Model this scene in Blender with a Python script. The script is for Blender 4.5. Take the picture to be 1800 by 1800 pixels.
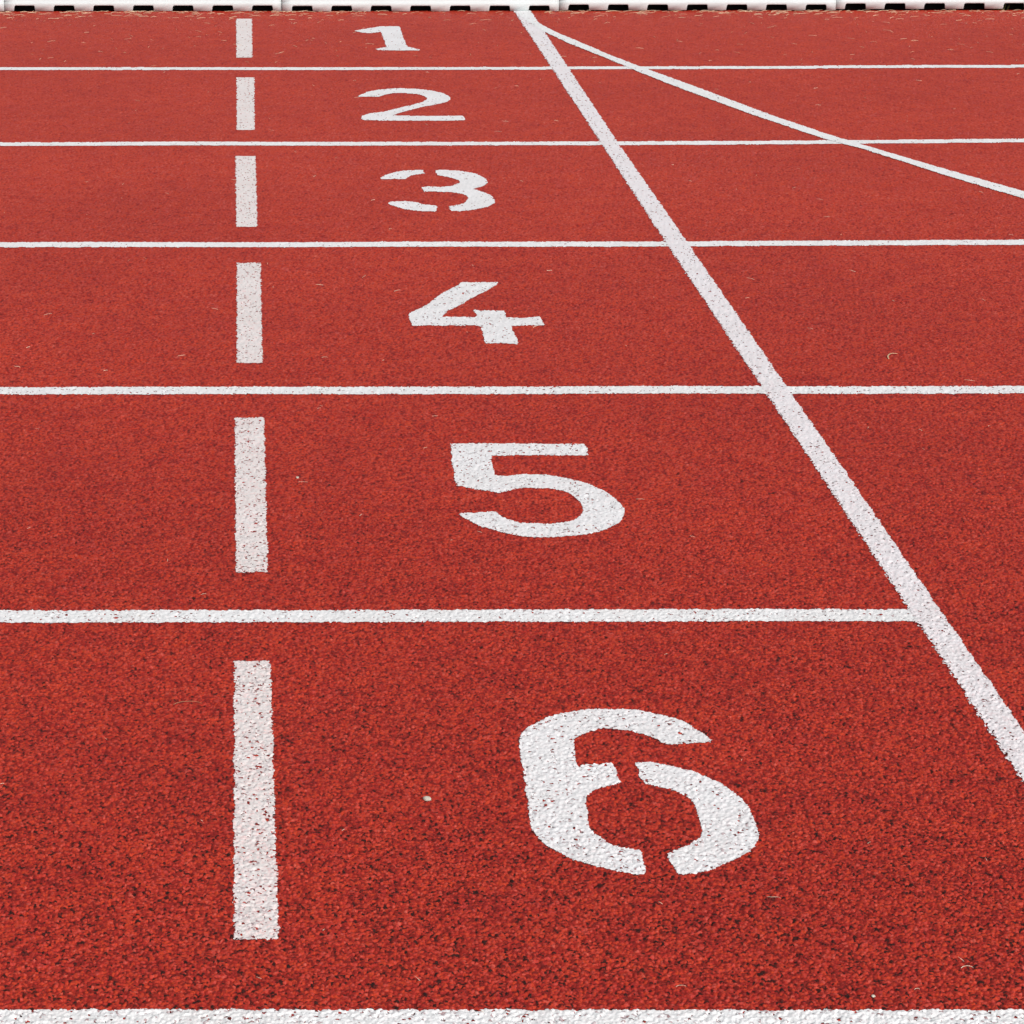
import bpy, math, random
import numpy as np
from mathutils import Matrix, Vector

rng = random.Random(7)
S = bpy.context.scene
C = S.collection
for o_ in list(bpy.data.objects):
    bpy.data.objects.remove(o_)

# ---------------------------------------------------------------- camera
CAM_H, TILT, YAW, ROLL = 1.48055, 0.329867, 0.010414, -0.004686
FPX, CX = 4778.47, 373.74                       # on an 1800 px wide picture
F = Vector((-math.sin(YAW) * math.cos(TILT), math.cos(YAW) * math.cos(TILT), -math.sin(TILT)))
R = Vector((math.cos(YAW), math.sin(YAW), 0))
U = R.cross(F)
R2 = R * math.cos(ROLL) + U * math.sin(ROLL)
U2 = U * math.cos(ROLL) - R * math.sin(ROLL)
cam = bpy.data.cameras.new('camera')
cam.sensor_width = 36
cam.lens = FPX / 1800 * 36
cam.shift_x = (900 - CX) / 1800
cam.clip_start = 0.05
cam.clip_end = 2000
co = bpy.data.objects.new('camera', cam)
m = Matrix.Identity(4)
for i in range(3):
    m[i][0], m[i][1], m[i][2] = R2[i], U2[i], -F[i]
m[2][3] = CAM_H
co.matrix_world = m
C.objects.link(co)
S.camera = co

# ---------------------------------------------------------------- light
SUN_EL, SUN_AZ = math.radians(37), math.radians(152)     # az clockwise from +Y (the camera looks along +Y)
w = bpy.data.worlds.new('World')
S.world = w
w.use_nodes = True
nt = w.node_tree
bg = nt.nodes['Background']
sky = nt.nodes.new('ShaderNodeTexSky')
sky.sky_type = 'NISHITA'
sky.sun_disc = False
sky.sun_elevation = SUN_EL
sky.sun_rotation = SUN_AZ
sky.dust_density = 4
sky.ozone_density = 1
hs = nt.nodes.new('ShaderNodeHueSaturation')             # thin white overcast
hs.inputs['Saturation'].default_value = 0.22
nt.links.new(sky.outputs[0], hs.inputs['Color'])
nt.links.new(hs.outputs[0], bg.inputs[0])
bg.inputs[1].default_value = 0.12
sl = bpy.data.lights.new('sun', 'SUN')
sl.energy = 2.05
sl.angle = math.radians(26)
sl.color = (1.0, 0.97, 0.93)
so = bpy.data.objects.new('sun', sl)
d = Vector((math.sin(SUN_AZ) * math.cos(SUN_EL), math.cos(SUN_AZ) * math.cos(SUN_EL), math.sin(SUN_EL)))
so.rotation_euler = d.to_track_quat('Z', 'Y').to_euler()
so.location = d * 20
C.objects.link(so)
S.view_settings.view_transform = 'Standard'
S.view_settings.look = 'None'
S.view_settings.gamma = 1
S.view_settings.exposure = 0.04

# ---------------------------------------------------------------- helpers
def tag(o, label=None, cat=None, group=None, kind=None):
    if label: o['label'] = label
    if cat: o['category'] = cat
    if group: o['group'] = group
    if kind: o['kind'] = kind
    return o

def link(name, me, mat, parent=None):
    o = bpy.data.objects.new(name, me)
    C.objects.link(o)
    if mat is not None and not me.materials:
        me.materials.append(mat)
    o.parent = parent
    return o

def mesh_np(name, co_, quads, smooth=True, attrs=None):
    """big mesh straight from numpy arrays"""
    me = bpy.data.meshes.new(name)
    n = len(quads)
    me.vertices.add(len(co_))
    me.vertices.foreach_set('co', np.ascontiguousarray(co_, dtype=np.float32).ravel())
    me.loops.add(n * 4)
    me.loops.foreach_set('vertex_index', np.ascontiguousarray(quads, dtype=np.int32).ravel())
    me.polygons.add(n)
    me.polygons.foreach_set('loop_start', np.arange(0, n * 4, 4, dtype=np.int32))
    me.polygons.foreach_set('loop_total', np.full(n, 4, dtype=np.int32))
    me.update(calc_edges=True)
    if smooth:
        me.polygons.foreach_set('use_smooth', np.ones(n, dtype=bool))
    for k, v in (attrs or {}).items():
        a = me.attributes.new(k, 'FLOAT', 'POINT')
        a.data.foreach_set('value', np.ascontiguousarray(v, dtype=np.float32))
    return me

def new_mat(name):
    mt = bpy.data.materials.new(name)
    mt.use_nodes = True
    t = mt.node_tree
    return mt, t, t.nodes['Principled BSDF']

def mixc(t, blend, a, b, fac=None):
    n = t.nodes.new('ShaderNodeMix')
    n.data_type = 'RGBA'
    n.blend_type = blend
    for sock, v in ((n.inputs['Factor'], fac), (n.inputs['A'], a), (n.inputs['B'], b)):
        if v is None: continue
        if hasattr(v, 'is_output'): t.links.new(v, sock)
        elif isinstance(v, (int, float)): sock.default_value = v
        else: sock.default_value = (*v, 1)
    return n.outputs['Result']

def noise(t, scale, detail=3, rough=.55, vec=None):
    n = t.nodes.new('ShaderNodeTexNoise')
    n.inputs['Scale'].default_value = scale
    n.inputs['Detail'].default_value = detail
    n.inputs['Roughness'].default_value = rough
    if vec is None:
        g = t.nodes.new('ShaderNodeNewGeometry')
        vec = g.outputs['Position']
    t.links.new(vec, n.inputs['Vector'])
    return n.outputs['Fac']

def ramp(t, fac, stops, interp='LINEAR'):
    n = t.nodes.new('ShaderNodeValToRGB')
    n.color_ramp.interpolation = interp
    while len(n.color_ramp.elements) < len(stops):
        n.color_ramp.elements.new(0.5)
    for e, (p_, c_) in zip(n.color_ramp.elements, stops):
        e.position = p_
        e.color = (*c_, 1) if len(c_) == 3 else c_
    t.links.new(fac, n.inputs['Fac'])
    return n.outputs['Color']

def attr(t, name):
    n = t.nodes.new('ShaderNodeAttribute')
    n.attribute_name = name
    return n.outputs['Fac']

# ---------------------------------------------------------------- materials
def rubber():
    mt, t, b = new_mat('red_granule_rubber')
    tone = attr(t, 'tone')
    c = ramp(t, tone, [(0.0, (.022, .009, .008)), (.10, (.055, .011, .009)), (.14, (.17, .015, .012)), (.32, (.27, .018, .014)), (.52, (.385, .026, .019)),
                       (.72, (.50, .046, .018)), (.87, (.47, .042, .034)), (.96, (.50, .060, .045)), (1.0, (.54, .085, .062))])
    blot = ramp(t, noise(t, 1.3, 5, .6), [(.28, (.90, .89, .93)), (.72, (1.05, 1.08, 1.03))])
    c = mixc(t, 'MULTIPLY', c, blot, 1.0)
    fine = ramp(t, noise(t, 14, 3, .6), [(.3, (.90, .86, .94)), (.7, (1.05, 1.14, .98))])
    c = mixc(t, 'MULTIPLY', c, fine, 1.0)
    crumb = ramp(t, noise(t, 620, 2, .6), [(.3, (.86, .84, .86)), (.7, (1.08, 1.10, 1.08))])
    c = mixc(t, 'MULTIPLY', c, crumb, 1.0)
    t.links.new(c, b.inputs['Base Color'])
    b.inputs['Roughness'].default_value = .6
    b.inputs['Specular IOR Level'].default_value = .14
    return mt

def paint(name, col, pink):
    mt, t, b = new_mat(name)
    tone = attr(t, 'tone')
    k = lambda s, g=1.0: tuple(min(.85, v * s) for v in (col[0], col[1] * g, col[2] * g))
    c = ramp(t, tone, [(0.0, (.36, .22, .22)), (.06, (.52, .42, .44)), (.12, k(.76)), (.24, k(.96)), (.5, k(1.0)), (.8, k(1.0, 1 - pink * .5)), (1.0, k(.97, 1 - pink))])
    dirt = ramp(t, noise(t, 9, 4, .6), [(.32, (.94, .93, .92)), (.62, (1, 1, 1))])
    c = mixc(t, 'MULTIPLY', c, dirt, 1.0)
    t.links.new(c, b.inputs['Base Color'])
    b.inputs['Roughness'].default_value = .55
    b.inputs['Specular IOR Level'].default_value = .4
    return mt

M_RUB = rubber()
M_LINE = paint('white_line_paint', (.83, .835, .845), .05)
M_NUM = paint('white_number_paint', (.82, .815, .83), .06)
M_DIAG = paint('white_arc_paint', (.82, .785, .81), .12)
M_DASH = paint('worn_white_paint', (.80, .745, .735), .22)

def plain(name, col, rough=.6, vary=.08, scale=30, spec=.4):
    mt, t, b = new_mat(name)
    lo = tuple(v * (1 - vary) for v in col)
    hi = tuple(min(.9, v * (1 + vary)) for v in col)
    t.links.new(ramp(t, noise(t, scale, 4, .6), [(.3, lo), (.7, hi)]), b.inputs['Base Color'])
    b.inputs['Roughness'].default_value = rough
    b.inputs['Specular IOR Level'].default_value = spec
    return mt

M_KERB = plain('white_plastic', (.585, .635, .64), .55, .035, 9)
M_INNER = plain('shade_dark_kerb_inside', (.018, .018, .017), .9, .2, 20, .1)  # near-black colour stands in for the shade inside the hollow kerb
M_STRAW = plain('dry_straw', (.60, .43, .29), .7, .25, 60, .3)
M_STRAW2 = plain('pale_straw', (.78, .66, .50), .6, .1, 80, .3)
M_STONE = plain('pale_stone', (.47, .43, .36), .85, .12, 300, .3)
M_SLOT_SHADE = plain('slot_shade_dark', (.02, .017, .014), .95, .3, 50, .1)  # near-black colour stands in for shade below the kerb slots
M_GRASS = plain('grass_blade', (.055, .095, .022), .6, .4, 40, .3)
M_LAWN = plain('lawn', (.050, .085, .022), .9, .35, 3, .2)

# ---- outlines on the ground, in metres
DIGITS = {
  '1': [[(0.4019,9.4845),(0.4195,9.5032),(0.4372,9.5218),(0.4599,9.5462),(0.4841,9.5689),(0.4960,9.5753),(0.5094,9.5780),(0.5350,9.5768),(0.5606,9.5738),(0.5619,9.5625),(0.5628,9.5513),(0.5620,9.4493),(0.5611,9.3474),(0.5617,9.2867),(0.5628,9.2260),(0.5622,9.1842),(0.5646,9.1428),(0.5713,9.1274),(0.5810,9.1131),(0.5921,9.0953),(0.6035,9.0777),(0.6013,9.0690),(0.5991,9.0603),(0.5647,9.0588),(0.5304,9.0587),(0.4941,9.0630),(0.4580,9.0687),(0.4580,9.0818),(0.4579,9.0949),(0.4644,9.1038),(0.4715,9.1122),(0.4824,9.1210),(0.4938,9.1294),(0.4940,9.1783),(0.4941,9.2273),(0.4935,9.2727),(0.4929,9.3181),(0.4926,9.3722),(0.4919,9.4262),(0.4909,9.4403),(0.4894,9.4544),(0.4837,9.4515),(0.4783,9.4484),(0.4654,9.4393),(0.4528,9.4301),(0.4377,9.4356),(0.4239,9.4432),(0.4134,9.4565),(0.4054,9.4718),(0.4033,9.4780)]],
  '2': [[(0.3616,8.2159),(0.3740,8.2486),(0.3886,8.2802),(0.4051,8.3028),(0.4254,8.3221),(0.4452,8.3338),(0.4671,8.3412),(0.4904,8.3448),(0.5139,8.3438),(0.5374,8.3372),(0.5595,8.3265),(0.5802,8.3131),(0.5982,8.2964),(0.6145,8.2730),(0.6266,8.2472),(0.6348,8.2171),(0.6382,8.1860),(0.6363,8.1604),(0.6299,8.1354),(0.6203,8.1143),(0.6071,8.0950),(0.5896,8.0777),(0.5709,8.0614),(0.5493,8.0405),(0.5287,8.0189),(0.5068,7.9923),(0.4862,7.9647),(0.4677,7.9366),(0.4497,7.9081),(0.4577,7.9046),(0.4660,7.9019),(0.4934,7.8977),(0.5210,7.8951),(0.5486,7.8941),(0.5763,7.8943),(0.5930,7.8958),(0.6097,7.8968),(0.6317,7.8940),(0.6535,7.8902),(0.6554,7.8635),(0.6565,7.8369),(0.6550,7.8295),(0.6526,7.8223),(0.6284,7.8210),(0.6041,7.8201),(0.5603,7.8205),(0.5164,7.8214),(0.4615,7.8219),(0.4067,7.8230),(0.3875,7.8244),(0.3684,7.8264),(0.3615,7.8334),(0.3564,7.8413),(0.3543,7.8589),(0.3557,7.8767),(0.3597,7.8935),(0.3665,7.9093),(0.3771,7.9251),(0.3901,7.9389),(0.4075,7.9506),(0.4247,7.9626),(0.4493,7.9905),(0.4726,8.0197),(0.4940,8.0454),(0.5150,8.0715),(0.5348,8.0970),(0.5523,8.1240),(0.5608,8.1454),(0.5654,8.1680),(0.5664,8.1873),(0.5633,8.2063),(0.5554,8.2272),(0.5428,8.2453),(0.5246,8.2577),(0.5036,8.2653),(0.4864,8.2667),(0.4689,8.2659),(0.4562,8.2535),(0.4445,8.2404),(0.4359,8.2248),(0.4285,8.2085),(0.4126,8.2071),(0.3968,8.2058),(0.3823,8.2044),(0.3679,8.2030),(0.3647,8.2095)]],
  '3': [[(0.3683,7.0196),(0.3782,7.0414),(0.3893,7.0626),(0.4040,7.0844),(0.4216,7.1035),(0.4387,7.1137),(0.4577,7.1202),(0.4714,7.1220),(0.4855,7.1223),(0.4877,7.0991),(0.4900,7.0759),(0.4794,7.0717),(0.4694,7.0665),(0.4591,7.0578),(0.4508,7.0474),(0.4434,7.0296),(0.4363,7.0116),(0.4315,7.0066),(0.4258,7.0022),(0.4110,7.0023),(0.3961,7.0026),(0.3838,7.0038),(0.3715,7.0053),(0.3699,7.0125)],
    [(0.5191,7.1145),(0.5285,7.1190),(0.5382,7.1217),(0.5559,7.1195),(0.5728,7.1139),(0.5935,7.1035),(0.6110,7.0890),(0.6264,7.0636),(0.6365,7.0355),(0.6429,7.0025),(0.6446,6.9688),(0.6416,6.9474),(0.6346,6.9268),(0.6259,6.9123),(0.6152,6.8991),(0.6074,6.8910),(0.5992,6.8832),(0.6097,6.8708),(0.6190,6.8577),(0.6293,6.8354),(0.6368,6.8120),(0.6424,6.7819),(0.6449,6.7514),(0.6441,6.7324),(0.6401,6.7139),(0.6318,6.6934),(0.6201,6.6748),(0.6034,6.6575),(0.5844,6.6427),(0.5651,6.6316),(0.5451,6.6216),(0.5347,6.6249),(0.5244,6.6283),(0.5242,6.6542),(0.5240,6.6802),(0.5327,6.6839),(0.5407,6.6887),(0.5523,6.7009),(0.5617,6.7148),(0.5701,6.7330),(0.5756,6.7522),(0.5785,6.7745),(0.5778,6.7969),(0.5736,6.8124),(0.5656,6.8264),(0.5553,6.8360),(0.5427,6.8426),(0.5238,6.8474),(0.5044,6.8499),(0.4887,6.8504),(0.4729,6.8502),(0.4719,6.8617),(0.4710,6.8732),(0.4705,6.8893),(0.4701,6.9055),(0.4770,6.9096),(0.4843,6.9123),(0.5012,6.9095),(0.5181,6.9072),(0.5334,6.9118),(0.5483,6.9185),(0.5608,6.9377),(0.5709,6.9579),(0.5729,6.9757),(0.5696,6.9934),(0.5597,7.0123),(0.5466,7.0294),(0.5342,7.0420),(0.5209,7.0538),(0.5200,7.0842)],
    [(0.3715,6.7169),(0.3766,6.7235),(0.3817,6.7300),(0.4010,6.7342),(0.4203,6.7384),(0.4322,6.7322),(0.4434,6.7249),(0.4520,6.7136),(0.4610,6.7027),(0.4771,6.6941),(0.4942,6.6871),(0.4923,6.6600),(0.4895,6.6330),(0.4871,6.6264),(0.4839,6.6201),(0.4697,6.6205),(0.4559,6.6226),(0.4368,6.6309),(0.4195,6.6423),(0.4025,6.6586),(0.3884,6.6773),(0.3791,6.6967)]],
  '4': [[(0.4984,5.9033),(0.5109,5.9011),(0.5234,5.8997),(0.5506,5.9007),(0.5777,5.9026),(0.5742,5.8905),(0.5701,5.8785),(0.5591,5.8545),(0.5470,5.8310),(0.5300,5.8017),(0.5130,5.7725),(0.4936,5.7341),(0.4740,5.6957),(0.4597,5.6735),(0.4462,5.6508),(0.4376,5.6258),(0.4305,5.6002),(0.4486,5.6005),(0.4666,5.5999),(0.4825,5.5971),(0.4983,5.5934),(0.5021,5.6019),(0.5045,5.6106),(0.5029,5.6305),(0.5009,5.6504),(0.5027,5.6545),(0.5057,5.6583),(0.5165,5.6554),(0.5276,5.6533),(0.5475,5.6535),(0.5674,5.6546),(0.5665,5.6363),(0.5657,5.6180),(0.5657,5.6062),(0.5659,5.5944),(0.5824,5.5938),(0.5988,5.5942),(0.6184,5.5975),(0.6378,5.6017),(0.6394,5.5900),(0.6405,5.5782),(0.6406,5.5542),(0.6402,5.5302),(0.6381,5.5286),(0.6359,5.5271),(0.6203,5.5303),(0.6046,5.5320),(0.5869,5.5290),(0.5693,5.5246),(0.5695,5.5017),(0.5697,5.4789),(0.5705,5.4564),(0.5713,5.4339),(0.5721,5.4132),(0.5720,5.3925),(0.5705,5.3873),(0.5683,5.3823),(0.5540,5.3849),(0.5396,5.3869),(0.5231,5.3873),(0.5066,5.3872),(0.5044,5.3959),(0.5031,5.4048),(0.5039,5.4346),(0.5054,5.4643),(0.5058,5.4909),(0.5060,5.5174),(0.4995,5.5228),(0.4930,5.5282),(0.4731,5.5285),(0.4532,5.5285),(0.4333,5.5279),(0.4134,5.5273),(0.3879,5.5274),(0.3625,5.5277),(0.3623,5.5462),(0.3619,5.5648),(0.3603,5.5922),(0.3600,5.6197),(0.3622,5.6279),(0.3662,5.6355),(0.3837,5.6632),(0.4002,5.6914),(0.4252,5.7531),(0.4498,5.8149),(0.4637,5.8405),(0.4786,5.8656),(0.4886,5.8844)]],
  '5': [[(0.3823,4.7020),(0.3935,4.7032),(0.4048,4.7041),(0.4288,4.7049),(0.4529,4.7050),(0.4906,4.7043),(0.5283,4.7035),(0.5759,4.7032),(0.6236,4.7030),(0.6249,4.6916),(0.6256,4.6802),(0.6244,4.6577),(0.6225,4.6353),(0.6058,4.6353),(0.5891,4.6354),(0.5552,4.6358),(0.5214,4.6358),(0.4959,4.6352),(0.4704,4.6338),(0.4597,4.6324),(0.4491,4.6306),(0.4485,4.6058),(0.4478,4.5810),(0.4464,4.5513),(0.4448,4.5217),(0.4538,4.5182),(0.4629,4.5163),(0.4749,4.5196),(0.4868,4.5236),(0.5000,4.5249),(0.5134,4.5246),(0.5282,4.5228),(0.5426,4.5191),(0.5571,4.5121),(0.5705,4.5031),(0.5863,4.4903),(0.6002,4.4756),(0.6135,4.4555),(0.6244,4.4340),(0.6340,4.4104),(0.6409,4.3860),(0.6443,4.3612),(0.6455,4.3361),(0.6452,4.3213),(0.6431,4.3066),(0.6388,4.2893),(0.6323,4.2727),(0.6219,4.2553),(0.6091,4.2394),(0.5944,4.2257),(0.5779,4.2140),(0.5620,4.2055),(0.5451,4.1991),(0.5310,4.1964),(0.5167,4.1946),(0.5057,4.1916),(0.4946,4.1900),(0.4792,4.1925),(0.4644,4.1976),(0.4476,4.2060),(0.4320,4.2164),(0.4154,4.2308),(0.4004,4.2468),(0.3899,4.2612),(0.3808,4.2766),(0.3750,4.2885),(0.3701,4.3009),(0.3685,4.3067),(0.3672,4.3126),(0.3724,4.3142),(0.3776,4.3155),(0.3921,4.3181),(0.4066,4.3203),(0.4178,4.3214),(0.4290,4.3222),(0.4336,4.3082),(0.4392,4.2948),(0.4479,4.2815),(0.4590,4.2705),(0.4721,4.2647),(0.4864,4.2618),(0.5005,4.2602),(0.5146,4.2607),(0.5279,4.2634),(0.5406,4.2683),(0.5499,4.2746),(0.5580,4.2827),(0.5647,4.2919),(0.5697,4.3020),(0.5740,4.3165),(0.5764,4.3314),(0.5776,4.3513),(0.5770,4.3712),(0.5750,4.3891),(0.5708,4.4066),(0.5647,4.4202),(0.5559,4.4322),(0.5461,4.4402),(0.5346,4.4457),(0.5188,4.4495),(0.5026,4.4510),(0.4925,4.4504),(0.4827,4.4480),(0.4721,4.4436),(0.4621,4.4378),(0.4528,4.4304),(0.4438,4.4224),(0.4364,4.4266),(0.4290,4.4307),(0.4148,4.4379),(0.4009,4.4453),(0.3879,4.4535),(0.3751,4.4620),(0.3746,4.4840),(0.3744,4.5061),(0.3751,4.5328),(0.3761,4.5596),(0.3771,4.5925),(0.3783,4.6254),(0.3802,4.6637)]],
  '6': [[(0.3750,3.3642),(0.3763,3.3745),(0.3788,3.3846),(0.3830,3.3951),(0.3884,3.4051),(0.3962,3.4174),(0.4050,3.4289),(0.4152,3.4399),(0.4263,3.4499),(0.4375,3.4581),(0.4495,3.4651),(0.4606,3.4703),(0.4722,3.4742),(0.4842,3.4759),(0.4965,3.4766),(0.5086,3.4775),(0.5207,3.4778),(0.5326,3.4772),(0.5444,3.4753),(0.5560,3.4717),(0.5672,3.4667),(0.5784,3.4603),(0.5890,3.4527),(0.5978,3.4451),(0.6056,3.4364),(0.6116,3.4268),(0.6168,3.4167),(0.6219,3.4065),(0.6265,3.3960),(0.6309,3.3829),(0.6351,3.3697),(0.6329,3.3668),(0.6306,3.3639),(0.6193,3.3625),(0.6080,3.3610),(0.5961,3.3595),(0.5842,3.3582),(0.5761,3.3581),(0.5679,3.3582),(0.5659,3.3657),(0.5631,3.3727),(0.5564,3.3804),(0.5487,3.3873),(0.5406,3.3945),(0.5318,3.4008),(0.5231,3.4051),(0.5139,3.4079),(0.5045,3.4094),(0.4951,3.4091),(0.4862,3.4064),(0.4777,3.4021),(0.4695,3.3967),(0.4622,3.3903),(0.4550,3.3821),(0.4496,3.3728),(0.4476,3.3629),(0.4472,3.3526),(0.4468,3.3397),(0.4465,3.3269),(0.4458,3.3058),(0.4450,3.2848),(0.4522,3.2893),(0.4598,3.2931),(0.4690,3.2950),(0.4785,3.2959),(0.4853,3.2960),(0.4922,3.2959),(0.4930,3.2834),(0.4935,3.2709),(0.4941,3.2545),(0.4938,3.2381),(0.4925,3.2348),(0.4906,3.2317),(0.4846,3.2291),(0.4787,3.2263),(0.4696,3.2206),(0.4614,3.2140),(0.4525,3.2039),(0.4453,3.1927),(0.4425,3.1837),(0.4413,3.1743),(0.4410,3.1562),(0.4409,3.1380),(0.4393,3.1228),(0.4383,3.1075),(0.4397,3.0948),(0.4428,3.0825),(0.4474,3.0722),(0.4533,3.0627),(0.4600,3.0534),(0.4683,3.0455),(0.4791,3.0408),(0.4907,3.0373),(0.4917,3.0317),(0.4923,3.0262),(0.4924,3.0154),(0.4921,3.0046),(0.4917,2.9928),(0.4908,2.9810),(0.4894,2.9751),(0.4875,2.9693),(0.4803,2.9707),(0.4733,2.9725),(0.4602,2.9775),(0.4474,2.9833),(0.4353,2.9900),(0.4238,2.9975),(0.4117,3.0064),(0.4006,3.0166),(0.3907,3.0293),(0.3823,3.0431),(0.3755,3.0575),(0.3703,3.0726),(0.3672,3.0874),(0.3658,3.1025),(0.3659,3.1306),(0.3671,3.1587),(0.3686,3.1904),(0.3701,3.2221),(0.3714,3.2576),(0.3726,3.2932),(0.3732,3.3129),(0.3737,3.3326),(0.3741,3.3484)],
    [(0.5224,3.2986),(0.5317,3.2991),(0.5408,3.2986),(0.5531,3.2953),(0.5648,3.2902),(0.5777,3.2826),(0.5897,3.2736),(0.6020,3.2619),(0.6130,3.2489),(0.6225,3.2345),(0.6306,3.2192),(0.6374,3.2022),(0.6425,3.1847),(0.6455,3.1665),(0.6471,3.1482),(0.6484,3.1278),(0.6486,3.1074),(0.6477,3.0924),(0.6454,3.0774),(0.6413,3.0611),(0.6353,3.0455),(0.6277,3.0341),(0.6187,3.0237),(0.6101,3.0151),(0.6009,3.0070),(0.5890,2.9972),(0.5766,2.9880),(0.5652,2.9805),(0.5532,2.9739),(0.5445,2.9706),(0.5355,2.9679),(0.5312,2.9702),(0.5268,2.9725),(0.5261,2.9886),(0.5253,3.0046),(0.5248,3.0154),(0.5243,3.0262),(0.5285,3.0298),(0.5328,3.0334),(0.5415,3.0392),(0.5497,3.0455),(0.5597,3.0573),(0.5686,3.0700),(0.5734,3.0784),(0.5768,3.0874),(0.5789,3.0999),(0.5797,3.1125),(0.5798,3.1252),(0.5794,3.1380),(0.5795,3.1535),(0.5788,3.1690),(0.5769,3.1824),(0.5729,3.1953),(0.5672,3.2039),(0.5597,3.2112),(0.5517,3.2164),(0.5432,3.2209),(0.5344,3.2262),(0.5256,3.2316),(0.5242,3.2430),(0.5231,3.2544),(0.5226,3.2765)]],
}
DIAGONAL = [(0.9946,9.9520),(1.0002,8.6858),(1.0040,6.3311),(1.0136,4.0424),(1.0128,3.8762),(1.0158,3.2257),(1.0176,2.7814),(1.0193,2.3837),(1.0647,2.3838),(1.0643,2.9103),(1.0624,3.3966),(1.0616,3.8186),(1.0611,4.0423),(1.0557,6.3424),(1.0508,7.5097),(1.0545,8.6849),(1.0573,9.8275),(1.0575,9.9507)]
BRANCH = [(1.0575,9.9507),(1.0532,9.8276),(1.0556,9.6547),(1.0932,9.4490),(1.1606,9.1909),(1.2231,8.9347),(1.2807,8.7456),(1.3796,8.4399),(1.5457,7.9038),(1.6575,7.5917),(1.7272,7.4280),(1.8656,7.1125),(1.9999,6.8347),(2.1827,6.4945),(2.4410,6.0779),(2.4129,6.0023),(2.1579,6.4151),(1.9761,6.7474),(1.8475,7.0327),(1.7032,7.3966),(1.6377,7.5179),(1.4944,7.9045),(1.3596,8.3104),(1.2537,8.6815),(1.1923,8.9127),(1.1128,9.1918),(1.0481,9.4876),(1.0085,9.7881),(1.0039,9.9518)]
LANES = {
  0: [(-0.5089,2.6153),(-0.2610,2.6148),(0.2951,2.6149),(0.8492,2.6148),(1.2787,2.6147)],
  1: [(-1.1392,3.8371),(-0.3365,3.8365),(0.0249,3.8365),(0.4287,3.8373),(0.9604,3.8388),(1.0289,3.8389)],
  2: [(-1.4572,5.0520),(-0.4299,5.0484),(0.5265,5.0459),(1.4788,5.0439),(2.3832,5.0414)],
  3: [(-1.7772,6.2743),(-0.5240,6.2713),(0.0400,6.2692),(0.6426,6.2655),(1.2446,6.2677),(1.8072,6.2749),(2.9243,6.2999)],
  4: [(-2.0981,7.5004),(-0.6177,7.4877),(0.0475,7.4844),(0.7577,7.4740),(1.3888,7.4791),(2.1172,7.4959),(3.4617,7.5501)],
  5: [(-2.4250,8.7490),(-0.7131,8.7271),(0.0551,8.7128),(0.8750,8.7062),(1.6939,8.7093),(2.4408,8.7179),(3.9788,8.7528)],
}
DASHES = [
  [(-0.0105,9.7688),(0.0454,9.7676),(0.0434,8.9276),(-0.0089,8.9285)],
  [(-0.0077,8.5501),(0.0478,8.5492),(0.0435,7.6815),(-0.0072,7.6822)],
  [(-0.0104,7.3097),(0.0438,7.3090),(0.0431,6.4554),(-0.0071,6.4559)],
  [(-0.0058,6.0870),(0.0480,6.0865),(0.0461,5.2412),(-0.0053,5.2416)],
  [(-0.0086,4.8676),(0.0456,4.8673),(0.0436,4.0307),(-0.0063,4.0308)],
  [(-0.0084,3.6572),(0.0440,3.6571),(0.0440,2.8042),(-0.0071,2.8042)],
]
KERB = [(-1.8663,9.9758),(-0.8538,9.9602),(-0.8541,9.9644),(0.1578,9.9377),(0.1578,9.9364),(1.1583,9.9100),(1.1608,9.9320),(2.1558,9.9029),(2.1600,9.9234),(3.1565,9.9177)]
SPOTS = {'pebble': (0.2405, 3.1827), 'strand': (-0.0724, 3.497), 'strand2': (0.8183, 2.7355), 's3': (0.3667, 4.8746), 's4': (0.1725, 5.2816), 'leaf': (1.3177, 5.2822), 's6': (-0.443, 5.2187), 'grit': (0.6985, 2.6704), 's8': (0.7504, 2.6858), 'g2': (0.1015, 4.5073), 's10': (0.6332, 2.9088), 's11': (0.4901, 2.6921), 's12': (0.0684, 4.4853), 's13': (0.6813, 4.3869), 'g3': (0.6186, 2.8839), 'tuft': (2.7839, 9.9283)}

# ---------------------------------------------------------------- granular height field
GS = 0.0029                                      # granule spacing in metres
def hsh(ix, iy, k):
    h = (ix.astype(np.int64) * 374761393 + iy.astype(np.int64) * 668265263 + k * 1274126177) & 0xFFFFFFFF
    h = ((h ^ (h >> 13)) * 1274126177) & 0xFFFFFFFF
    h = ((h ^ (h >> 16)) * 2246822519) & 0xFFFFFFFF
    return ((h ^ (h >> 15)) & 0xFFFFFF).astype(np.float32) / float(0x1000000)

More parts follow.
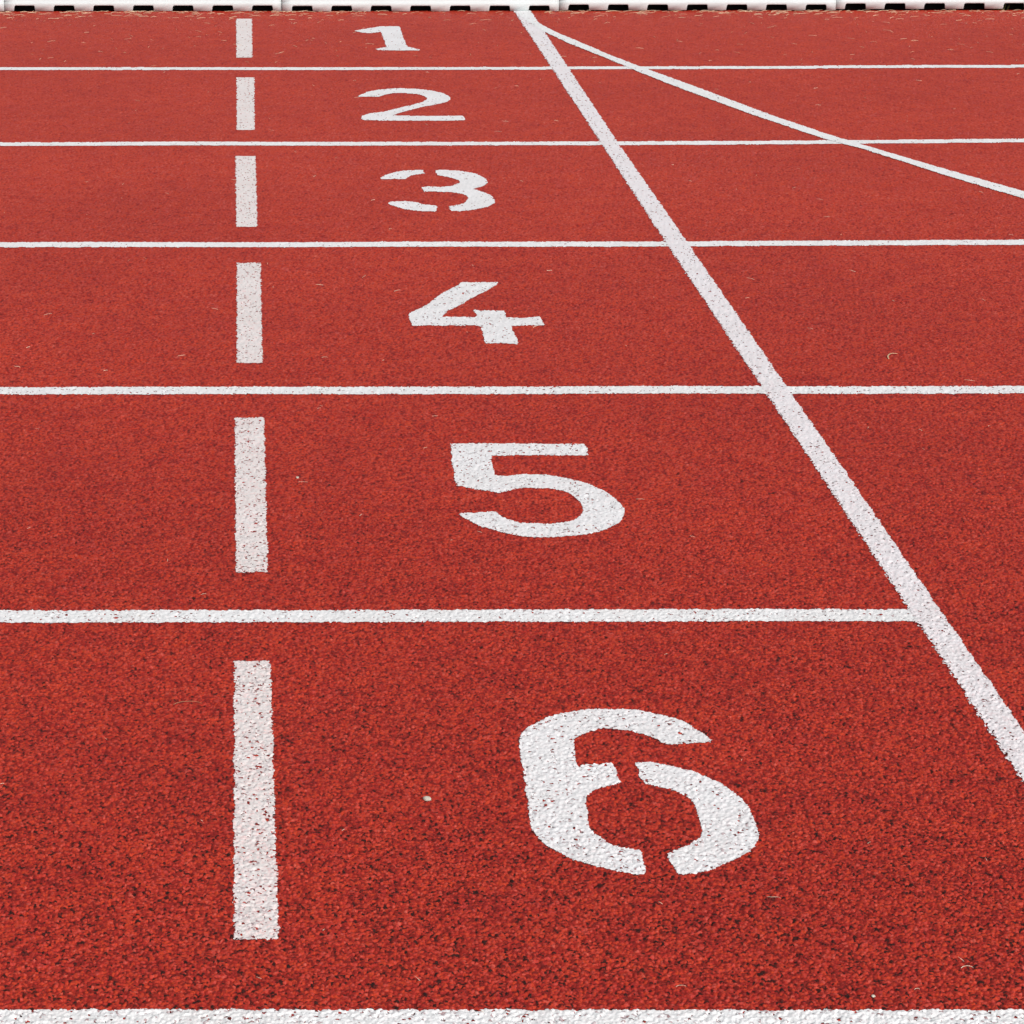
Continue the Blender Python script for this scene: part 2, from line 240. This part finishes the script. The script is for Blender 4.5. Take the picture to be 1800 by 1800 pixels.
def granules(X, Y):
    """height in metres, random tone, and centre of the granule covering each point"""
    gx = np.floor(X / GS); gy = np.floor(Y / GS)
    best = np.full(X.shape, -9.0, np.float32)
    tone = np.zeros(X.shape, np.float32); rnd = np.zeros(X.shape, np.float32)
    cx_ = np.zeros(X.shape, np.float64); cy_ = np.zeros(X.shape, np.float64)
    for dx in (-1, 0, 1):
        for dy in (-1, 0, 1):
            ix = gx + dx; iy = gy + dy
            px = (ix + .1 + .8 * hsh(ix, iy, 1)) * GS
            py = (iy + .1 + .8 * hsh(ix, iy, 2)) * GS
            a = hsh(ix, iy, 3) * math.pi
            el = .45 + .55 * hsh(ix, iy, 4)          # squash
            ux = (X - px) / GS; uy = (Y - py) / GS
            ca = np.cos(a); sa = np.sin(a)
            q = ((ux * ca + uy * sa) ** 2 * el + (-ux * sa + uy * ca) ** 2 / np.sqrt(el)) * .95
            hr = hsh(ix, iy, 5)
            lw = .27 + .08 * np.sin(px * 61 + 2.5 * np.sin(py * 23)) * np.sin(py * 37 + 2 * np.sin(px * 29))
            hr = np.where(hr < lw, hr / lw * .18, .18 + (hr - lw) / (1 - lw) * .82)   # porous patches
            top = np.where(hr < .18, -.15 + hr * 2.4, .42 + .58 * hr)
            h = top - q
            b = h > best
            best = np.where(b, h, best).astype(np.float32)
            tone = np.where(b, hsh(ix, iy, 6), tone)
            rnd = np.where(b, hr, rnd)
            cx_ = np.where(b, px, cx_); cy_ = np.where(b, py, cy_)
    best = np.maximum(best, -.35)
    lump = .22 * np.sin(X * 310 + 2 * np.sin(Y * 190)) * np.sin(Y * 270 + 1.7 * np.sin(X * 230))
    h = (best + lump - .76) * AMP
    # slow unevenness of the laid surface
    h = h + .0006 * np.sin(X * 7.1 + 1.3 * np.sin(Y * 3.3)) * np.sin(Y * 5.7 + X)
    return h.astype(np.float32), tone, rnd, cx_, cy_
AMP = 0.0027

EDGE0, EDGEK = 9.9480, -0.0122                    # far edge of the track, where the kerb stands
def edge(x): return EDGE0 + EDGEK * x
# rows: spacing grows with distance; columns: dense where the photograph looks, coarse beyond
rows = [2.36]
while rows[-1] < 9.95:
    rows.append(rows[-1] + .00130 * (rows[-1] / 2.6) ** 1.42)
rows[-1] = 9.956
near = [2.36]
st = .0022
while near[-1] > -6:
    near.append(near[-1] - st); st *= 1.10
rows = np.array(near[:0:-1] + rows)
NC = 1400
core = np.linspace(-.03, 1.03, NC)
ext = []
e = 0; st = (core[1] - core[0])
while e < 9:
    st *= 1.028; e += st; ext.append(e)
ext = np.array(ext)
us = np.concatenate([-.03 - ext[::-1], core, 1.03 + ext])
Dv = np.maximum(rows, 1.6)
xl = -.044 - .083 * Dv
xr = .142 + .272 * Dv
GX = xl[:, None] + (xr - xl)[:, None] * us[None, :]
GY = rows[:, None] * (1 + 0 * GX)
GY = np.where(GY > 0, GY * (edge(GX) + .008) / 9.956, GY)
NR, NCc = GX.shape
GZ = np.zeros(GX.shape, np.float32); TN = GZ.copy(); RD = GZ.copy()
CXg = np.zeros(GX.shape); CYg = np.zeros(GX.shape)
TN0 = GZ.copy()
def flake(c1, c2): return hsh(np.floor(c1 / .0011), np.floor(c2 / .0011), 21)
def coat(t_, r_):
    # low granules: dark rubber the red coat missed, with pit shade painted in
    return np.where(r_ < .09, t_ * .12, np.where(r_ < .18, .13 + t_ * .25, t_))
for a in range(0, NR, 200):
    sl0 = slice(a, min(a + 200, NR))
    z, t_, r_, c1, c2 = granules(GX[sl0], GY[sl0])
    RD[sl0] = r_; CXg[sl0] = c1; CYg[sl0] = c2
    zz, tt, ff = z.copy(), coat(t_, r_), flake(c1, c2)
    # where a mesh cell spans several granules it takes their mean, the upstanding ones counting most
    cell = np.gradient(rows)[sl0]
    if cell.max() > .0019:
        n_ = 1
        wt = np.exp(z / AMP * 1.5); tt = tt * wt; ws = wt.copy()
        offs = [(0, .33), (0, -.33)] if cell.max() < .0028 else [(.4, .33), (-.4, .33), (0, -.4), (.35, -.1), (-.35, -.2)]
        if cell.max() > .0055: offs = offs + [(.1, .15), (-.15, .45), (.45, -.4)]
        cw = np.gradient(GX[sl0], axis=1)
        for ox, oy in offs:
            z, t_, r_, c1, c2 = granules(GX[sl0] + ox * cw, GY[sl0] + oy * cell[:, None])
            wt = np.exp(z / AMP * 1.5)
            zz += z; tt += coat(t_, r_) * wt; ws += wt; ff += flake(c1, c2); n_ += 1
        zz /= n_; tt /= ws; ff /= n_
        tt = tt + .23 * np.clip((cell[:, None] - .0015) / .004, 0, 1)  # coarser far rows paler: brightness of the grazing view painted into the tone
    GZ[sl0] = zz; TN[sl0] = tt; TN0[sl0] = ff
print('grid', NR, NCc)

# paint fills the pits between granules and thinly covers their tops
Pd = np.pad(GZ, 1, mode='edge')
PZ = sum(Pd[i:i + NR, j:j + NCc] for i in range(3) for j in range(3)) / 9
Pd = np.pad(PZ, 1, mode='edge')
PZ = np.maximum(GZ * .35 + PZ * .65, sum(Pd[i:i + NR, j:j + NCc] for i in range(3) for j in range(3)) / 9) + .0006
PZ = np.maximum(PZ, GZ + .00010)
del Pd
def quads_of(ri, ci, idx):
    return np.stack([idx[ri, ci], idx[ri, ci + 1], idx[ri + 1, ci + 1], idx[ri + 1, ci]], -1)
IDX = np.arange(NR * NCc, dtype=np.int64).reshape(NR, NCc)
rr, cc = np.meshgrid(np.arange(NR - 1), np.arange(NCc - 1), indexing='ij')
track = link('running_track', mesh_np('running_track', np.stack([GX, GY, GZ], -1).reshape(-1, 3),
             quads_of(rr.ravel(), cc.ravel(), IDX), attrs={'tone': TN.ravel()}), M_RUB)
tag(track, 'red granular rubber running track surface', kind='structure')
del rr, cc

def inside(px, py, poly):
    r = np.zeros(px.shape, bool)
    n = len(poly)
    for i in range(n):
        x1, y1 = poly[i]; x2, y2 = poly[(i + 1) % n]
        if y1 == y2: continue
        c = ((y1 > py) != (y2 > py)) & (px < (x2 - x1) * (py - y1) / (y2 - y1) + x1)
        r ^= c
    return r

def painted(name, polys, mat, lift=.0005, bare=.02, soft=0.0, left_feather=0.0):
    """a coat of paint lying on the granules inside the outline; deep pits stay bare"""
    allp = np.concatenate([np.array(p_) for p_ in polys])
    x0, y0 = allp.min(0) - .03; x1, y1 = allp.max(0) + .03
    rsel = np.where((GY.max(1) >= y0) & (GY.min(1) <= y1))[0]
    r0, r1 = rsel[0], min(rsel[-1] + 1, NR - 1)
    csel = np.where((GX[r0:r1].max(0) >= x0) & (GX[r0:r1].min(0) <= x1))[0]
    c0, c1 = csel[0], min(csel[-1] + 1, NCc - 1)
    sl_ = (slice(r0, r1), slice(c0, c1))
    mx = .58 * GX[sl_] + .42 * CXg[sl_]; my = .58 * GY[sl_] + .42 * CYg[sl_]
    h1 = hsh(np.floor(CXg[sl_] / .0011), np.floor(CYg[sl_] / .0011), 11)
    h2 = hsh(np.floor(CXg[sl_] / .0011), np.floor(CYg[sl_] / .0011), 12)
    if soft:
        mx = mx + (h1 - .5) * soft; my = my + (h2 - .5) * soft
    wob = .0010 * np.sin(my * 95 + 2 * np.sin(my * 31)); wob2 = .0010 * np.sin(mx * 88 + 2 * np.sin(mx * 37))
    inn = np.zeros(mx.shape, bool)
    for p_ in polys:
        inn |= inside(mx + wob, my + wob2, p_)
    if left_feather:                                     # overspray: paint thins towards the left edge
        lx = np.interp(my, [2.3, 4.04, 6.33, 8.686, 9.95], [1.0195, 1.0136, 1.0040, 1.0002, .9946])
        inn &= ~(((mx - lx) < left_feather * h1 ** 1.2) & (h2 < .75))
    h3 = hsh(np.floor(CXg[sl_] / .0011), np.floor(CYg[sl_] / .0011), 13)
    patch = .5 + .5 * np.sin(mx * 19 + 3 * np.sin(my * 11)) * np.sin(my * 16 + 2 * np.sin(mx * 13))
    inn &= ~(h3 < bare * (.3 + .5 * patch))
    inn &= ~((RD[sl_] < .12) & (h1 < bare * 8))
    ri, ci = np.where(inn)
    ri = ri + r0; ci = ci + c0
    q = quads_of(ri, ci, IDX)
    used, invx = np.unique(q, return_inverse=True)
    q = invx.reshape(q.shape)
    co_ = np.stack([GX.ravel()[used], GY.ravel()[used], PZ.ravel()[used] - .0003 + lift], -1)
    o = link(name, mesh_np(name, co_, q, attrs={'tone': TN0.ravel()[used]}), mat)
    return o
def strip(line, width=.05):
    up = [(x, y + width / 2) for x, y in line]
    lo = [(x, y - width / 2) for x, y in line[::-1]]
    return up + lo

def extend(line, left=None, right=None):
    L = list(line)
    if left is not None:
        (x1, y1), (x2, y2) = L[0], L[1]
        L.insert(0, (left, y1 + (y2 - y1) / (x2 - x1) * (left - x1)))
    if right is not None:
        (x1, y1), (x2, y2) = L[-2], L[-1]
        L.append((right, y2 + (y2 - y1) / (x2 - x1) * (right - x2)))
    return L

# ---------------------------------------------------------------- painted lane lines
LN = {0: 'white lane line below the number 6, along the bottom edge of the picture',
      1: 'white lane line between numbers 5 and 6, ending at the thick slanting line',
      2: 'white lane line between numbers 4 and 5',
      3: 'white lane line between numbers 3 and 4',
      4: 'white lane line between numbers 2 and 3',
      5: 'white lane line between numbers 1 and 2, farthest from the camera'}
for k, line in LANES.items():
    L = extend(line, left=-9.0, right=None if k == 1 else 12.0)
    o = painted('lane_line', [strip(L, .0505)], M_LINE, lift=.0005, bare=.04 if k < 3 else .012)
    tag(o, LN[k], 'lane line', 'white lines between the running lanes')

# ---------------------------------------------------------------- slanting lines
o = painted('slanting_line', [DIAGONAL], M_DIAG, lift=.0009, bare=.04, soft=.0015, left_feather=.006)
tag(o, 'thick white line slanting from the kerb down to the right edge', 'track line', 'slanting white lines that meet at the kerb')
o = painted('slanting_line', [BRANCH], M_LINE, lift=.0013, bare=.012)
tag(o, 'thin curved white line branching off flatter towards the upper right', 'track line', 'slanting white lines that meet at the kerb')

# ---------------------------------------------------------------- exchange dashes
for i, P_ in enumerate(DASHES):
    o = painted('dash_mark', [P_], M_DASH, lift=.0005, bare=(.03, .04, .06, .09, .10, .09)[i], soft=.002)
    tag(o, 'worn pinkish white dash left of the number %d' % (i + 1), 'dash mark', 'row of worn dashes across the lanes')

# ---------------------------------------------------------------- lane numbers
ND = {'1': 'white painted number 1 with a foot serif, nearest the kerb',
      '2': 'white painted number 2 on the red track',
      '3': 'white painted stencil number 3 in three pieces',
      '4': 'white painted open number 4 on the red track',
      '5': 'white painted number 5 on the red track',
      '6': 'large white painted stencil number 6 in two pieces, nearest the camera'}
for k, polys in DIGITS.items():
    o = painted('lane_number', polys, M_NUM, lift=.0005, bare=.05 if k in '456' else .02)
    tag(o, ND[k], 'lane number', 'lane numbers 1 to 6')

# ---------------------------------------------------------------- kerb of white plastic modules
def kerb_mesh():
    import bmesh
    bm = bmesh.new()
    Lm, pitch, n = .9975, .1425, 7
    xs = [0.0]; zs = [0.0]
    r = .006
    for k in range(n):
        c = .0725 + k * pitch
        pts = [(-.0385, 0), (-.0368, .0138)]
        for a in (0.25, .5, .75, 1.0):
            th = math.pi / 2 * a
            pts.append((-.0368 + r * (1 - math.cos(th)) + .0002 * a, .0138 + r * math.sin(th)))
        full = pts + [(-x, z) for x, z in pts[::-1]]
        for x, z in full:
            xs.append(c + x); zs.append(z)
    xs.append(Lm); zs.append(0.0)
    prof = [(0, .0310), (.0014, .0316), (.0022, .0400), (.0032, .0450), (.0060, .0478), (.011, .0495), (.060, .0495), (.066, .046), (.068, .040), (.068, -.022)]
    grid = []
    for x, z in zip(xs, zs):
        col = [bm.verts.new((x, 0, z)), bm.verts.new((x, 0, .0235))]
        for y, zz in prof:
            col.append(bm.verts.new((x, y, zz)))
        grid.append(col)
    for a, b in zip(grid, grid[1:]):
        for j in range(len(a) - 1):
            bm.faces.new((a[j], b[j], b[j + 1], a[j + 1]))
    bmesh.ops.recalc_face_normals(bm, faces=bm.faces)
    me = bpy.data.meshes.new('kerb_module')
    for f in bm.faces: f.smooth = True
    bm.to_mesh(me); bm.free()
    me.materials.append(M_KERB); me.materials.append(M_INNER)
    return me
km = kerb_mesh()
# left end x, front y, height, yaw of each module
KM = [(-2.866, 9.988, .0016, -.012), (-1.866, 9.9760, .0014, -.0150), (-.8541, 9.9644, .0012, -.0205), (.1578, 9.9370, .0008, -.0160), (1.1600, 9.9300, .0034, -.0200),
      (2.1590, 9.9190, .0056, -.0050), (3.158, 9.910, .004, -.012), (4.157, 9.897, .003, -.012)]
KL = ['white plastic kerb module beyond the left edge of the frame', 'white plastic kerb module cut off by the left edge of the frame',
      'white kerb module with seven slots at the far left, above the first dash', 'white kerb module with seven slots above the number 1',
      'white kerb module with seven slots right of the point where the slanting lines meet', 'white kerb module at the far right with grass behind one slot',
      'white plastic kerb module past the right edge of the frame', 'white plastic kerb module farthest past the right edge']
for i, ((x, y, z, a), lb) in enumerate(zip(KM, KL)):
    o = bpy.data.objects.new('kerb_module', km)
    C.objects.link(o)
    nx = KM[i + 1][0] if i < 7 else x + 1
    o.location = (x, y, z); o.rotation_euler = (0, 0, a); o.scale = ((nx - x - .0005) / .9975, 1, 1)
    md = o.modifiers.new('shell', 'SOLIDIFY')
    md.thickness = .0025; md.offset = -1; md.material_offset = 1; md.use_quality_normals = True
    tag(o, lb, 'kerb', 'white kerb modules along the inside of the track')

# ---------------------------------------------------------------- added dark trough, and lawn behind the kerb
def sheet(name, x0, x1, f0, f1, z, mat, n=1):
    vs = []; fs = []
    for i in range(n + 1):
        x = x0 + (x1 - x0) * i / n
        vs += [(x, f0(x), z), (x, f1(x), z)]
    for i in range(n):
        a = 2 * i
        fs.append((a, a + 2, a + 3, a + 1))
    me = bpy.data.meshes.new(name); me.from_pydata(vs, [], fs); me.update()
    return me
me = bpy.data.meshes.new('added_dark_trough')  # trough added under the kerb so its slots look black
vs = []; fs = []
prof = [(.004, -.004), (.004, -.09), (.115, -.09), (.115, -.008)]
for x in (-14, 14):
    for dy, z in prof: vs.append((x, edge(x) + dy, z))
for j in range(3): fs.append((j, j + 4, j + 5, j + 1))
me.from_pydata(vs, [], fs); me.update()
tag(link('added_dark_trough', me, M_SLOT_SHADE), 'added dark trough that blackens the kerb slots', kind='structure')
lawn = link('lawn', sheet('lawn', -300, 300, lambda x: edge(max(-14, min(14, x))) + .11, lambda x: 600, -.009, M_LAWN, 60), M_LAWN)
tag(lawn, kind='structure')
gr = link('ground', sheet('ground', -600, 600, lambda x: -400, lambda x: 600, -.12, M_LAWN, 2), M_LAWN)
tag(gr, kind='structure')

def blades(name, seeds, mat, mat_w=.0012):
    """ribbon blades with a fold: seeds are (base, tip, bulge, width)"""
    vs = []; fs = []
    for b, tip, up, wd in seeds:
        b = Vector(b); tip = Vector(tip); ax = tip - b
        side = ax.cross(Vector((0, 0, 1)))
        if side.length < 1e-6: side = Vector((1, 0, 0))
        side.normalize()
        k0 = len(vs); n = 5
        for i in range(n + 1):
            s = i / n
            c = b + ax * s + Vector((0, 0, up)) * (4 * s * (1 - s)) * .5
            ww = wd * (1 - .75 * s ** 2)
            vs += [tuple(c - side * ww / 2), tuple(c + Vector((0, 0, wd * .45))), tuple(c + side * ww / 2)]
        for i in range(n):
            a = k0 + 3 * i
            fs += [(a, a + 3, a + 4, a + 1), (a + 1, a + 4, a + 5, a + 2)]
    me = bpy.data.meshes.new(name); me.from_pydata(vs, [], fs); me.update()
    return link(name, me, mat)

seeds = []
for i in range(9000):
    x = rng.uniform(-2.6, 4.6); y = edge(x) + .118 + rng.random() ** 1.5 * .35
    h = rng.uniform(.02, .045); a = rng.uniform(0, 6.28)
    seeds.append(((x, y, -.01), (x + math.cos(a) * h * .6, y + math.sin(a) * h * .6, h), .0, rng.uniform(.0016, .003)))
tag(blades('grass', seeds, M_GRASS), 'short green grass behind the kerb', 'grass', kind='stuff')

# small tuft seen through the last kerb slot
seeds = []
for i in range(46):
    x = 2.765 + rng.gauss(0, .010); y = 9.955 + rng.uniform(0, .02)
    h = rng.uniform(.014, .022); a = rng.uniform(0, 6.28)
    seeds.append(((x, y, -.02), (x + math.cos(a) * .008, y + math.sin(a) * .004 - .012, h), .004, .003))
tag(blades('grass_tuft', seeds, plain('tuft_green', (.16, .17, .05), .6, .3, 60)), 'small green tuft inside the rightmost kerb slot', 'grass tuft')

# ---------------------------------------------------------------- straw and grit lying on the track
def surf(x, y):
    z, *_ = granules(np.array([x]), np.array([y]))
    return float(z[0])
TOP = 0.0

def straw_seed(x, y, ln, a, wd, up=.002):
    dx, dy = math.cos(a) * ln / 2, math.sin(a) * ln / 2
    return ((x - dx, y - dy, TOP), (x + dx, y + dy, TOP + rng.uniform(0, .002)), up, wd)
seeds = []; seeds2 = []
for i in range(800):                              # drifts against the kerb
    x = rng.uniform(-1.4, 3.4)
    dens = .5 + .5 * math.sin(x * 5.1 + 1) * math.sin(x * 2.3)
    if rng.random() > .35 + .65 * dens: continue
    y = edge(x) - .004 - rng.expovariate(1 / .055)
    if abs(x - 1.03) < .06 and y > 9.6: continue
    seeds.append(straw_seed(x, y, rng.uniform(.008, .045), rng.gauss(0, .5), rng.uniform(.0010, .0024), rng.uniform(.001, .006)))
for i in range(300):                               # lane next to the kerb
    y = 9.93 - 1.25 * rng.random() ** 1.3; x = rng.uniform(-1.2, 3.2)
    seeds.append(straw_seed(x, y, rng.uniform(.006, .03), rng.uniform(0, 3.14), rng.uniform(.0007, .0016)))
for i in range(150):
    y = rng.uniform(5, 8.8); x = rng.uniform(-1.0, 2.9)
    seeds2.append(straw_seed(x, y, rng.uniform(.004, .02), rng.uniform(0, 3.14), rng.uniform(.0005, .0011), .001))
for i in range(60):
    y = rng.uniform(2.5, 5); x = rng.uniform(-.6, 1.9)
    seeds2.append(straw_seed(x, y, rng.uniform(.003, .010), rng.uniform(0, 3.14), rng.uniform(.0004, .0007), .001))
tag(blades('straw_litter', seeds, M_STRAW), 'scattered dry straw bits drifted along the kerb', 'straw', kind='stuff')
tag(blades('grass_clippings', seeds2, M_STRAW2), 'sparse pale clippings scattered over the lanes', 'clippings', kind='stuff')

def strand(name, pts, wd, mat, label, cat='straw'):
    vs = []; fs = []
    n = 14; P = [Vector(p_) for p_ in pts]
    def cr(t):
        s = t * (len(P) - 1); i = min(int(s), len(P) - 2); u = s - i
        p0, p1, p2, p3 = P[max(i - 1, 0)], P[i], P[i + 1], P[min(i + 2, len(P) - 1)]
        return .5 * ((2 * p1) + (p2 - p0) * u + (2 * p0 - 5 * p1 + 4 * p2 - p3) * u * u + (3 * p1 - p0 - 3 * p2 + p3) * u ** 3)
    for i in range(n + 1):
        c = cr(i / n); d_ = cr(min(1, i / n + .02)) - cr(max(0, i / n - .02)); d_.normalize()
        sd = d_.cross(Vector((0, 0, 1))).normalized(); up = sd.cross(d_)
        r_ = wd / 2 * (1 - .5 * (i / n) ** 3)
        for k in range(5):
            a = k * 2 * math.pi / 5
            vs.append(tuple(c + sd * math.cos(a) * r_ + up * math.sin(a) * r_ * .6))
    for i in range(n):
        for k in range(5):
            a = i * 5 + k; b = i * 5 + (k + 1) % 5
            fs.append((a, b, b + 5, a + 5))
    fs.append(tuple(range(4, -1, -1))); fs.append(tuple(range(n * 5, n * 5 + 5)))
    me = bpy.data.meshes.new(name); me.from_pydata(vs, [], fs); me.update()
    for f in me.polygons: f.use_smooth = True
    return tag(link(name, me, mat), label, cat, 'loose straws lying on the lanes')
T = TOP + .0006
def arc(cx_, cy_, w_, d_, bow, lift_=.001):
    return [(cx_ - w_ / 2, cy_ - d_ / 2, T), (cx_ - w_ / 5, cy_ + bow, T + lift_), (cx_ + w_ / 4, cy_ + bow * 1.1, T + lift_), (cx_ + w_ / 2, cy_ + d_ / 2, T)]
strand('straw', arc(-.0724, 3.497, .040, .004, .006), .0009, plain('brownish_straw', (.45, .24, .13), .7, .1, 80), 'long curved brownish straw left of the dash beside the number 6')
strand('straw', arc(.8183, 2.7355, .014, .001, .0022), .0009, M_STRAW2, 'short bowed pale straw in the lower right corner')
strand('straw', arc(.3667, 4.8746, .011, .004, -.0015), .0008, M_STRAW2, 'pale straw just above the number 5')
strand('straw', arc(.1725, 5.2816, .012, .001, .001), .0008, M_STRAW2, 'pale straw left of and below the number 4')
strand('straw', arc(-.443, 5.2187, .013, -.010, -.001), .0012, M_STRAW2, 'bright pale straw near the left edge, above the lane line between 4 and 5')
strand('straw', arc(.6813, 4.3869, .014, -.003, -.002), .0007, M_STRAW2, 'thin pale straw just right of the number 5')
strand('straw', arc(.7504, 2.6858, .006, 0, .0005), .0008, M_STRAW2, 'tiny pale straw close to the bottom lane line at the right')
strand('straw', arc(.4901, 2.6921, .012, .001, .001), .0006, M_STRAW2, 'thin straw right above the bottom lane line, below the number 6')
strand('straw', arc(.6332, 2.9088, .016, -.003, -.001), .0006, M_STRAW2, 'thin straw right of the foot of the number 6')
strand('straw', arc(.1100, 4.482, .016, -.001, -.0005), .0006, M_STRAW2, 'thin straw right of the dash beside the number 5')
strand('dry_leaf_curl', [(1.301, 5.264, T), (1.304, 5.284, T + .001), (1.313, 5.294, T + .003), (1.326, 5.296, T + .002)], .0030,
       plain('tan_leaf', (.56, .38, .23), .7, .2, 90), 'small curled tan leaf scrap right of the slanting line in lane four', 'leaf scrap')

def pebble(x, y, rx, ry, rz, label, seed):
    import bmesh
    bm = bmesh.new()
    bmesh.ops.create_icosphere(bm, subdivisions=3, radius=1)
    r_ = random.Random(seed)
    ph = [r_.uniform(0, 6) for _ in range(6)]
    for v in bm.verts:
        c = v.co
        k = 1 + .10 * math.sin(2.3 * c.x + ph[0]) * math.sin(2.1 * c.y + ph[1]) + .07 * math.sin(3.7 * c.z + ph[2] + 2 * c.x) + .05 * math.sin(5 * c.y + ph[3])
        v.co = Vector((c.x * rx, c.y * ry, c.z * rz)) * k
    me = bpy.data.meshes.new('pebble'); bm.to_mesh(me); bm.free()
    for f in me.polygons: f.use_smooth = True
    o = link('pebble', me, M_STONE)
    o.location = (x, y, TOP + rz * .55); o.rotation_euler = (.1, .15, -.5)
    return tag(o, label, 'pebble', 'small pale pebbles on the lanes')
pebble(.2405, 3.1827, .0052, .0048, .0028, 'pale oval pebble between the dash and the number 6', 1)
pebble(.6985, 2.6704, .0022, .0022, .0014, 'tiny pale grit speck at the bottom right, above the lane line', 2)
pebble(.1015, 4.5073, .0026, .0028, .0018, 'tiny white grit speck right of the dash beside the number 5', 3)
pebble(.3830, 3.0620, .0011, .0011, .0008, 'minute pale grit speck left of the foot of the number 6', 4)
